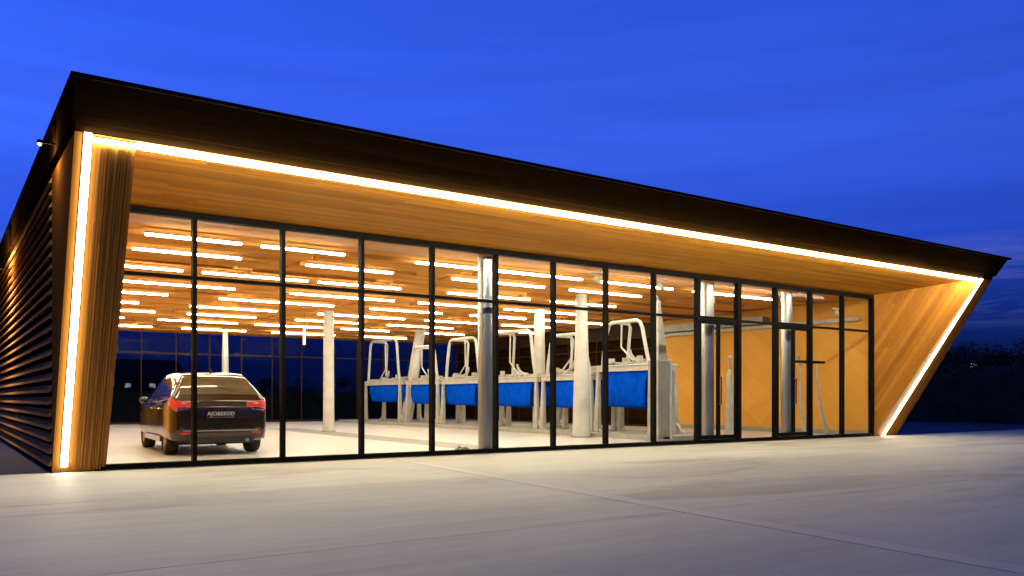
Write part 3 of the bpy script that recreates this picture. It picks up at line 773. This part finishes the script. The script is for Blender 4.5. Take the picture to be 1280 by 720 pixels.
# bar on two curved legs behind the last panes
e = empty('bar_stand', (21.6, 15.6, 0.012), 'black bar on two pale curved legs behind the rightmost panes', 'stand')
MB().box(21.15, 22.45, 15.55, 15.75, 2.22, 2.29).build('bar_top', 'black_metal', e, bevel=0.01)
for x, dx in ((21.35, 0.22), (22.15, 0.55)):
    pts = [(x + dx*t*t, 15.65, 2.22 - 2.205*t) for t in [i/10 for i in range(11)]]
    MB().tube(pts, [0.028+0.05*(i/10)**1.5 for i in range(11)], 10).build('leg', 'cream_paint', e, smooth=True)
MB().tube([(21.27,15.65,2.291),(21.27,15.65,2.42)], 0.05, 12).build('knob', 'grey_paint', e, smooth=True)
# slim stand behind the first door
e = empty('display_stand', (18.5, 15.9, 0.012), 'slim pale draped stand behind the left entrance door', 'stand')
MB().tube([(18.5+0.03*math.sin(i*1.3), 15.9, 0.014+1.95*i/10) for i in range(11)], [0.20,0.16,0.13,0.12,0.11,0.10,0.11,0.09,0.10,0.08,0.05], 12).build('drape', 'cream_paint', e, smooth=True)
MB().tube([(18.5,15.9,1.9),(18.5,15.9,2.25)], 0.03, 8).build('pole', 'grey_paint', e, smooth=True)
MB().ball((18.5,15.9,2.30), 0.07, 0.07, 0.07).build('finial', 'cream_paint', e, smooth=True)
# pendant
e = empty('pendant_lamp', (10.9, 28.9, 3.3), 'slim tubular pendant lamp hanging left of the white column', 'pendant lamp')
MB().tube([(10.9,28.9,CEIL-0.06),(10.9,28.9,3.72)], 0.008, 6).build('cord', 'black_metal', e)
MB().tube([(10.9,28.9,3.72),(10.9,28.9,3.08)], 0.045, 12).build('shade', 'lamp_pendant', e, smooth=True)
MB().tube([(10.9,28.9,3.08),(10.9,28.9,2.98)], [0.045,0.02], 12).build('cap', 'bronze_frame', e, smooth=True)
# cameras under the ceiling
def cctv(x, y, z, label):
    e = empty('security_camera', (x, y, z), label, 'camera', 'cameras under the ceiling')
    MB().box(x-0.22, x+0.22, y-0.03, y+0.03, z-0.02, z+0.015).build('bracket', 'white_paint', e, bevel=0.005)
    MB().tube([(x,y,z-0.02),(x,y,z-0.10)], 0.02, 8).build('stem', 'white_paint', e, smooth=True)
    MB().tube([(x-0.07,y,z-0.10),(x+0.08,y-0.05,z-0.20)], [0.05,0.04], 12).build('camera_body', 'white_paint', e, smooth=True)
cctv(15.0, 15.12, 4.10, 'small white camera on a bracket above the nearest lift')
cctv(12.9, 15.12, 4.10, 'small white camera on a bracket above the wide white column')
cctv(22.4, 15.12, 3.86, 'small white camera on a bracket at the right end of the glass')
MB_x = MB().tube([(9.45, 15.25, 0.03), (9.30, 15.2, 0.10), (9.15, 15.25, 0.05)], 0.03, 8).tube([(9.05,15.2,0.05),(9.20,15.3,0.12),(9.4,15.3,0.04)], 0.025, 8)
tag(MB_x.build('floor_bracket', 'grey_paint', smooth=True), 'small grey metal bracket on the floor at the foot of the steel column', 'bracket')

# outdoor wall lamp near the roof corner, washing the board cladding
for q, (ly, en, lab) in enumerate(((13.75, 25, 'tiny lit lamp on the side of the building just below the roof corner'), (22.6, 520, 'small lamp on an arm high on the slatted side wall, beyond the view'))):
    lx, lz = UL-0.24-0.26*q, 4.84-0.7*q
    e = empty('wall_lamp', (UL-0.04, ly, lz), lab, 'wall lamp', 'lamps along the side wall')
    MB().box(lx, UL-0.042, ly-0.015, ly+0.015, lz, lz+0.02).build('arm', 'black_metal', e)
    MB().tube([(lx, ly, lz+0.04), (lx, ly, lz-0.01)], [0.03, 0.045], 12).build('lamp_head', 'black_metal', e, smooth=True)
    MB().ball((lx, ly, lz-0.025), 0.022, 0.022, 0.022).build('bulb', 'lamp_small', e)
    sp = bpy.data.lights.new('wall_lamp_light', 'POINT'); sp.energy = en; sp.color = (1, 0.70, 0.38); sp.shadow_soft_size = 0.03
    so = bpy.data.objects.new('wall_lamp_light', sp); COL.objects.link(so); so.parent = e
    so.location = Vector((lx-0.02, ly, lz-0.09)) - e.location

# ------------------------------------------------------------------ trees, hills, far houses
def make_tree(h, r, seed):
    rd = random.Random(seed)
    t = MB(); t.tube([(0,0,-0.05), (0.05,0.02,h*0.3), (-0.03,0.05,h*0.6)], [0.16, 0.11, 0.05], 8)
    for k in range(7):
        a = k*0.9+rd.random(); z0 = h*(0.25+0.06*k)
        t.tube([(0,0,z0), (math.cos(a)*r*0.4, math.sin(a)*r*0.4, z0+h*0.12), (math.cos(a)*r*0.8, math.sin(a)*r*0.8, z0+h*0.2)], [0.06,0.035,0.012], 6)
    c = MB(); cl_ = []
    for k in range(26):
        a = rd.random()*6.28; q = rd.random()**0.6*r*0.85; z = h*(0.16 + 0.78*rd.random()); sh = 1 - max(0, (z/h-0.55))*1.3
        cl_.append((math.cos(a)*q*sh, math.sin(a)*q*sh, z, rd.uniform(0.30, 0.60)*r*0.6))
    for (cx, cy, cz, cr) in cl_:
        for q in range(95):
            d = Vector((rd.gauss(0,1), rd.gauss(0,1), rd.gauss(0,0.8))).normalized()*cr*rd.random()**0.4
            p = Vector((cx, cy, cz)) + d; s_ = rd.uniform(0.05, 0.11)
            a = Vector((rd.uniform(-1,1), rd.uniform(-1,1), rd.uniform(-1,1))).normalized(); b_ = a.orthogonal().normalized()
            c.add([p-a*s_, p+b_*s_*0.5, p+a*s_, p-b_*s_*0.5], [(0,1,2,3)])
    e = empty('tree', (0,0,0), 'x', 'tree', 'dark trees beyond the yard')
    e.empty_display_size = 1
    tm = t.build('trunk', 'bark', e, smooth=True); cm = c.build('crown', 'leaves', e)
    return e
protos = [make_tree(4.6, 2.3, 1), make_tree(3.9, 2.1, 2), make_tree(5.4, 2.4, 3)]
def px(xp, d):
    """ground point at picture column xp and depth d"""
    l = (xp-640)/1041*d; c, s = math.cos(R(34.67)), math.sin(R(34.67))
    return (l*c + d*s, d*c - l*s)
spots = []
for i, (xp, d, k, sc_) in enumerate([(1122,64,1,1.0),(1150,58,0,0.98),(1178,60,2,0.90),(1206,55,0,1.04),(1228,61,2,0.96),(1252,56,1,1.12),(1276,52,0,0.98),(1300,50,2,0.9),
                                     (1138,74,2,1.05),(1192,76,0,1.25),(1240,78,1,1.4),(1290,70,0,1.1)]):
    x, y = px(xp, d); spots.append((x, y, k, sc_, 'right'))
for i, (xp, d, k, sc_) in enumerate([(165,58,1,0.75),(215,62,0,0.62),(330,56,1,0.66),(378,60,0,0.6),(432,57,2,0.5),(655,62,1,0.9),(710,64,0,0.8),(835,66,2,0.7)]):
    x, y = px(xp, d); spots.append((x, y, k, sc_, 'rear'))
used = [False]*3; cr = {'right': 0, 'rear': 0}
for i, (x, y, k, sc_, where) in enumerate(spots):
    o = protos[k] if not used[k] else copy_tree(protos[k]); used[k] = True
    o.location = (x, y, -0.03); o.rotation_euler = (0, 0, i*1.7); o.scale = (sc_*1.15, sc_*1.15, sc_)
    q = cr[where]; cr[where] += 1
    if where == 'right':
        o['label'] = ('dark tree silhouette right of the building, %s from the left in the front line' % ORD[q]) if q < 8 else ('dark tree behind the front line right of the building, %s from the left' % ORD[q-8])
    else: o['label'] = 'dark tree seen through the rear windows, %s from the left' % ORD[q]
# hedge along the yard edge
def hedge(x0, x1, y0, y1, h, label, n):
    rd = random.Random(int(x0*10)); m = MB()
    m.box(x0+0.15, x1-0.15, y0, y1, -0.03, h-0.18)
    for q in range(n):
        p = Vector((rd.uniform(x0, x1), rd.uniform(y0, y1), rd.uniform(0, h)))
        if rd.random() < 0.6: p.x = x0 + rd.uniform(-0.06, 0.2)
        elif rd.random() < 0.7: p.z = h + rd.uniform(-0.2, 0.10) + 0.1*math.sin(p.y*1.3)
        a = Vector((rd.uniform(-1,1), rd.uniform(-1,1), rd.uniform(-1,1))).normalized(); b_ = a.orthogonal().normalized(); s_ = rd.uniform(0.05, 0.10)
        m.add([p-a*s_, p+b_*s_*0.5, p+a*s_, p-b_*s_*0.5], [(0,1,2,3)])
    tag(m.build('hedge', 'leaves'), label, 'hedge')
hedge(40.8, 42.6, -12, 60, 2.6, 'dark clipped hedge along the yard to the right of the building', 9000)
MBt = MB().box(-40, 40.6, 46.0, 46.9, -0.03, 1.5)
rd = random.Random(5)
for q in range(6000):
    p = Vector((rd.uniform(-40, 40.6), 46.0 + rd.uniform(-0.12, 0.3), rd.uniform(0, 1.65)))
    a = Vector((rd.uniform(-1,1), rd.uniform(-1,1), rd.uniform(-1,1))).normalized(); b_ = a.orthogonal().normalized(); s_ = rd.uniform(0.05, 0.10)
    MBt.add([p-a*s_, p+b_*s_*0.5, p+a*s_, p-b_*s_*0.5], [(0,1,2,3)])
tag(MBt.build('hedge', 'leaves'), 'low dark hedge behind the building, seen through the rear windows', 'hedge')
# far hills all round
m = MB(); n = 160; P = []
for j, (rr, f) in enumerate(((230, 0.0), (300, 0.75), (380, 1.0), (520, 0.9), (800, 0.0))):
    row = []
    for i in range(n+1):
        a = 2*math.pi*i/n
        h = 9 + 4*math.sin(a*3+1) + 2.5*math.sin(a*11) + 1.2*math.sin(a*29+2)
        row.append((rr*math.cos(a), rr*math.sin(a), -0.5 + h*f))
    P.append(row)
m.grid(P); tag(m.build('hills', 'hill_ground', smooth=True), kind='structure')
# far houses with lit windows
def house(x, y, w, h, rot, label, wins, ridge=1.9):
    e = empty('distant_house', (x, y, 0), label, 'house', 'far houses with lit windows')
    def part(m, name, mat, par=e):
        o = m.build(name, mat); o.parent = par; return o
    wl = part(MB().box(-w/2, w/2, -3, 3, -0.5, h), 'wall', 'house_render')
    part(MB().prism([(-w/2-0.4,-3.4,h+0.01),(-w/2-0.4,3.4,h+0.01),(-w/2-0.4,0,h+ridge)], [(w/2+0.4,-3.4,h+0.01),(w/2+0.4,3.4,h+0.01),(w/2+0.4,0,h+ridge)]), 'roof', 'dark_roof_tile')
    for (a, z) in wins:
        f = part(MB().box(a-0.55, a+0.55, -3.06, -3.002, z-0.05, z+0.95), 'window', 'dark_roof_tile')
        part(MB().box(a-0.30, a+0.30, -3.10, -3.062, z+0.25, z+0.70), 'pane', 'window_lit', f)
    e.rotation_euler = (0, 0, rot)
x, y = px(162, 88); house(x, y, 9, 3.4, R(5), 'far dark house with lit windows, seen through the glass at the left end', [(-2.6,2.1),(-1.0,2.0),(1.4,2.0),(-2.2,0.3),(-1.0,0.3)])
x, y = px(190, 104); house(x, y, 8, 2.6, R(5), 'smaller far house with two lit windows, behind the parked car', [(-0.8,1.4),(1.2,1.4)])
x, y = px(1204, 88); house(x, y, 5, 5.1, R(-50), 'far dark house with one dim lit window among the trees on the right', [(0.3,4.0)], ridge=0.7)

# ------------------------------------------------------------------ dusk sky and last daylight
w = bpy.data.worlds.new('World'); scene.world = w; w.use_nodes = True
nt = w.node_tree; bg = nt.nodes['Background']
tc = N(nt, 'ShaderNodeTexCoord'); sp_ = N(nt, 'ShaderNodeSeparateXYZ'); L(nt, tc.outputs['Generated'], sp_.inputs[0])
r = ramp(nt, [(0.0, (0.003,0.008,0.05)), (0.055, (0.004,0.015,0.12)), (0.085, (0.004,0.022,0.20)), (0.12, (0.012,0.045,0.38)), (0.17, (0.022,0.08,0.66)), (0.28, (0.040,0.125,0.88)), (0.45, (0.025,0.095,0.76)), (0.62, (0.022,0.060,0.36)), (1.0, (0.035,0.060,0.24))])
L(nt, sp_.outputs['Z'], r.inputs[0])
# brighter to the left, deeper to the right
az = dot(nt, tc.outputs['Generated'], (math.cos(R(34.67)), -math.sin(R(34.67)), 0))
azf = N(nt, 'ShaderNodeMapRange'); azf.inputs['From Min'].default_value = -0.55; azf.inputs['From Max'].default_value = 0.6
azf.inputs['To Min'].default_value = 1.10; azf.inputs['To Max'].default_value = 0.72; L(nt, az, azf.inputs['Value'])
mp = N(nt, 'ShaderNodeMapping'); mp.inputs['Scale'].default_value = (1.2, 1.2, 16); L(nt, tc.outputs['Generated'], mp.inputs[0])
cn = N(nt, 'ShaderNodeTexNoise'); cn.inputs['Scale'].default_value = 2.2; cn.inputs['Detail'].default_value = 6; cn.inputs['Roughness'].default_value = 0.5; L(nt, mp.outputs[0], cn.inputs['Vector'])
cf = N(nt, 'ShaderNodeMapRange'); cf.inputs['From Min'].default_value = 0.35; cf.inputs['From Max'].default_value = 0.65; cf.inputs['To Min'].default_value = 0.91; cf.inputs['To Max'].default_value = 1.05
L(nt, cn.outputs['Fac'], cf.inputs['Value'])
sc1 = N(nt, 'ShaderNodeVectorMath', operation='SCALE'); L(nt, r.outputs[0], sc1.inputs[0]); fw = dot(nt, tc.outputs['Generated'], (math.sin(R(34.67)), math.cos(R(34.67)), 0))
fwf = N(nt, 'ShaderNodeMapRange', interpolation_type='SMOOTHSTEP'); fwf.inputs['From Min'].default_value = -0.4; fwf.inputs['From Max'].default_value = 0.6
fwf.inputs['To Min'].default_value = 0.32; fwf.inputs['To Max'].default_value = 1.0; L(nt, fw, fwf.inputs['Value'])
L(nt, math_(nt, 'MULTIPLY', fwf.outputs[0], math_(nt, 'MULTIPLY', azf.outputs[0], cf.outputs[0])), sc1.inputs['Scale'])
# low clouds near the horizon
mp2 = N(nt, 'ShaderNodeMapping'); mp2.inputs['Scale'].default_value = (1.6, 1.6, 22); mp2.inputs['Location'].default_value = (3.1, 0.4, 0.0); L(nt, tc.outputs['Generated'], mp2.inputs[0])
cn2 = N(nt, 'ShaderNodeTexNoise'); cn2.inputs['Scale'].default_value = 2.0; cn2.inputs['Detail'].default_value = 8; cn2.inputs['Roughness'].default_value = 0.6; cn2.inputs['Distortion'].default_value = 0.4; L(nt, mp2.outputs[0], cn2.inputs['Vector'])
cr2 = ramp(nt, [(0.46, (0,0,0)), (0.66, (1,1,1))]); L(nt, cn2.outputs['Fac'], cr2.inputs[0])
bandr = ramp(nt, [(0.07, (0,0,0)), (0.105, (1,1,1)), (0.135, (1,1,1)), (0.19, (0,0,0))]); L(nt, sp_.outputs['Z'], bandr.inputs[0])
mx = N(nt, 'ShaderNodeMix', data_type='RGBA'); L(nt, math_(nt, 'MULTIPLY', math_(nt, 'MULTIPLY', cr2.outputs[0], bandr.outputs[0]), 0.65), mx.inputs['Factor'])
L(nt, sc1.outputs[0], mx.inputs['A']); mx.inputs['B'].default_value = (0.13, 0.15, 0.50, 1)
L(nt, mx.outputs['Result'], bg.inputs['Color']); bg.inputs['Strength'].default_value = 1.0
sun = bpy.data.lights.new('sun', 'SUN'); sun.energy = 0.02; sun.angle = R(20); sun.color = (0.6, 0.7, 1.0)
so = bpy.data.objects.new('sun', sun); COL.objects.link(so); so.rotation_euler = (R(70), 0, R(-60))

# ------------------------------------------------------------------ render settings
scene.view_settings.view_transform = 'Standard'; scene.view_settings.look = 'None'
scene.view_settings.exposure = 0.08; scene.view_settings.gamma = 1
scene.render.engine = 'CYCLES'
cy = scene.cycles
cy.use_denoising = True
try: cy.denoiser = 'OPENIMAGEDENOISE'
except Exception: pass
cy.max_bounces = 8; cy.diffuse_bounces = 4; cy.glossy_bounces = 4; cy.transparent_max_bounces = 24; cy.transmission_bounces = 6
cy.caustics_reflective = False; cy.caustics_refractive = False; cy.sample_clamp_indirect = 6; cy.blur_glossy = 0.5
cy.use_light_tree = True
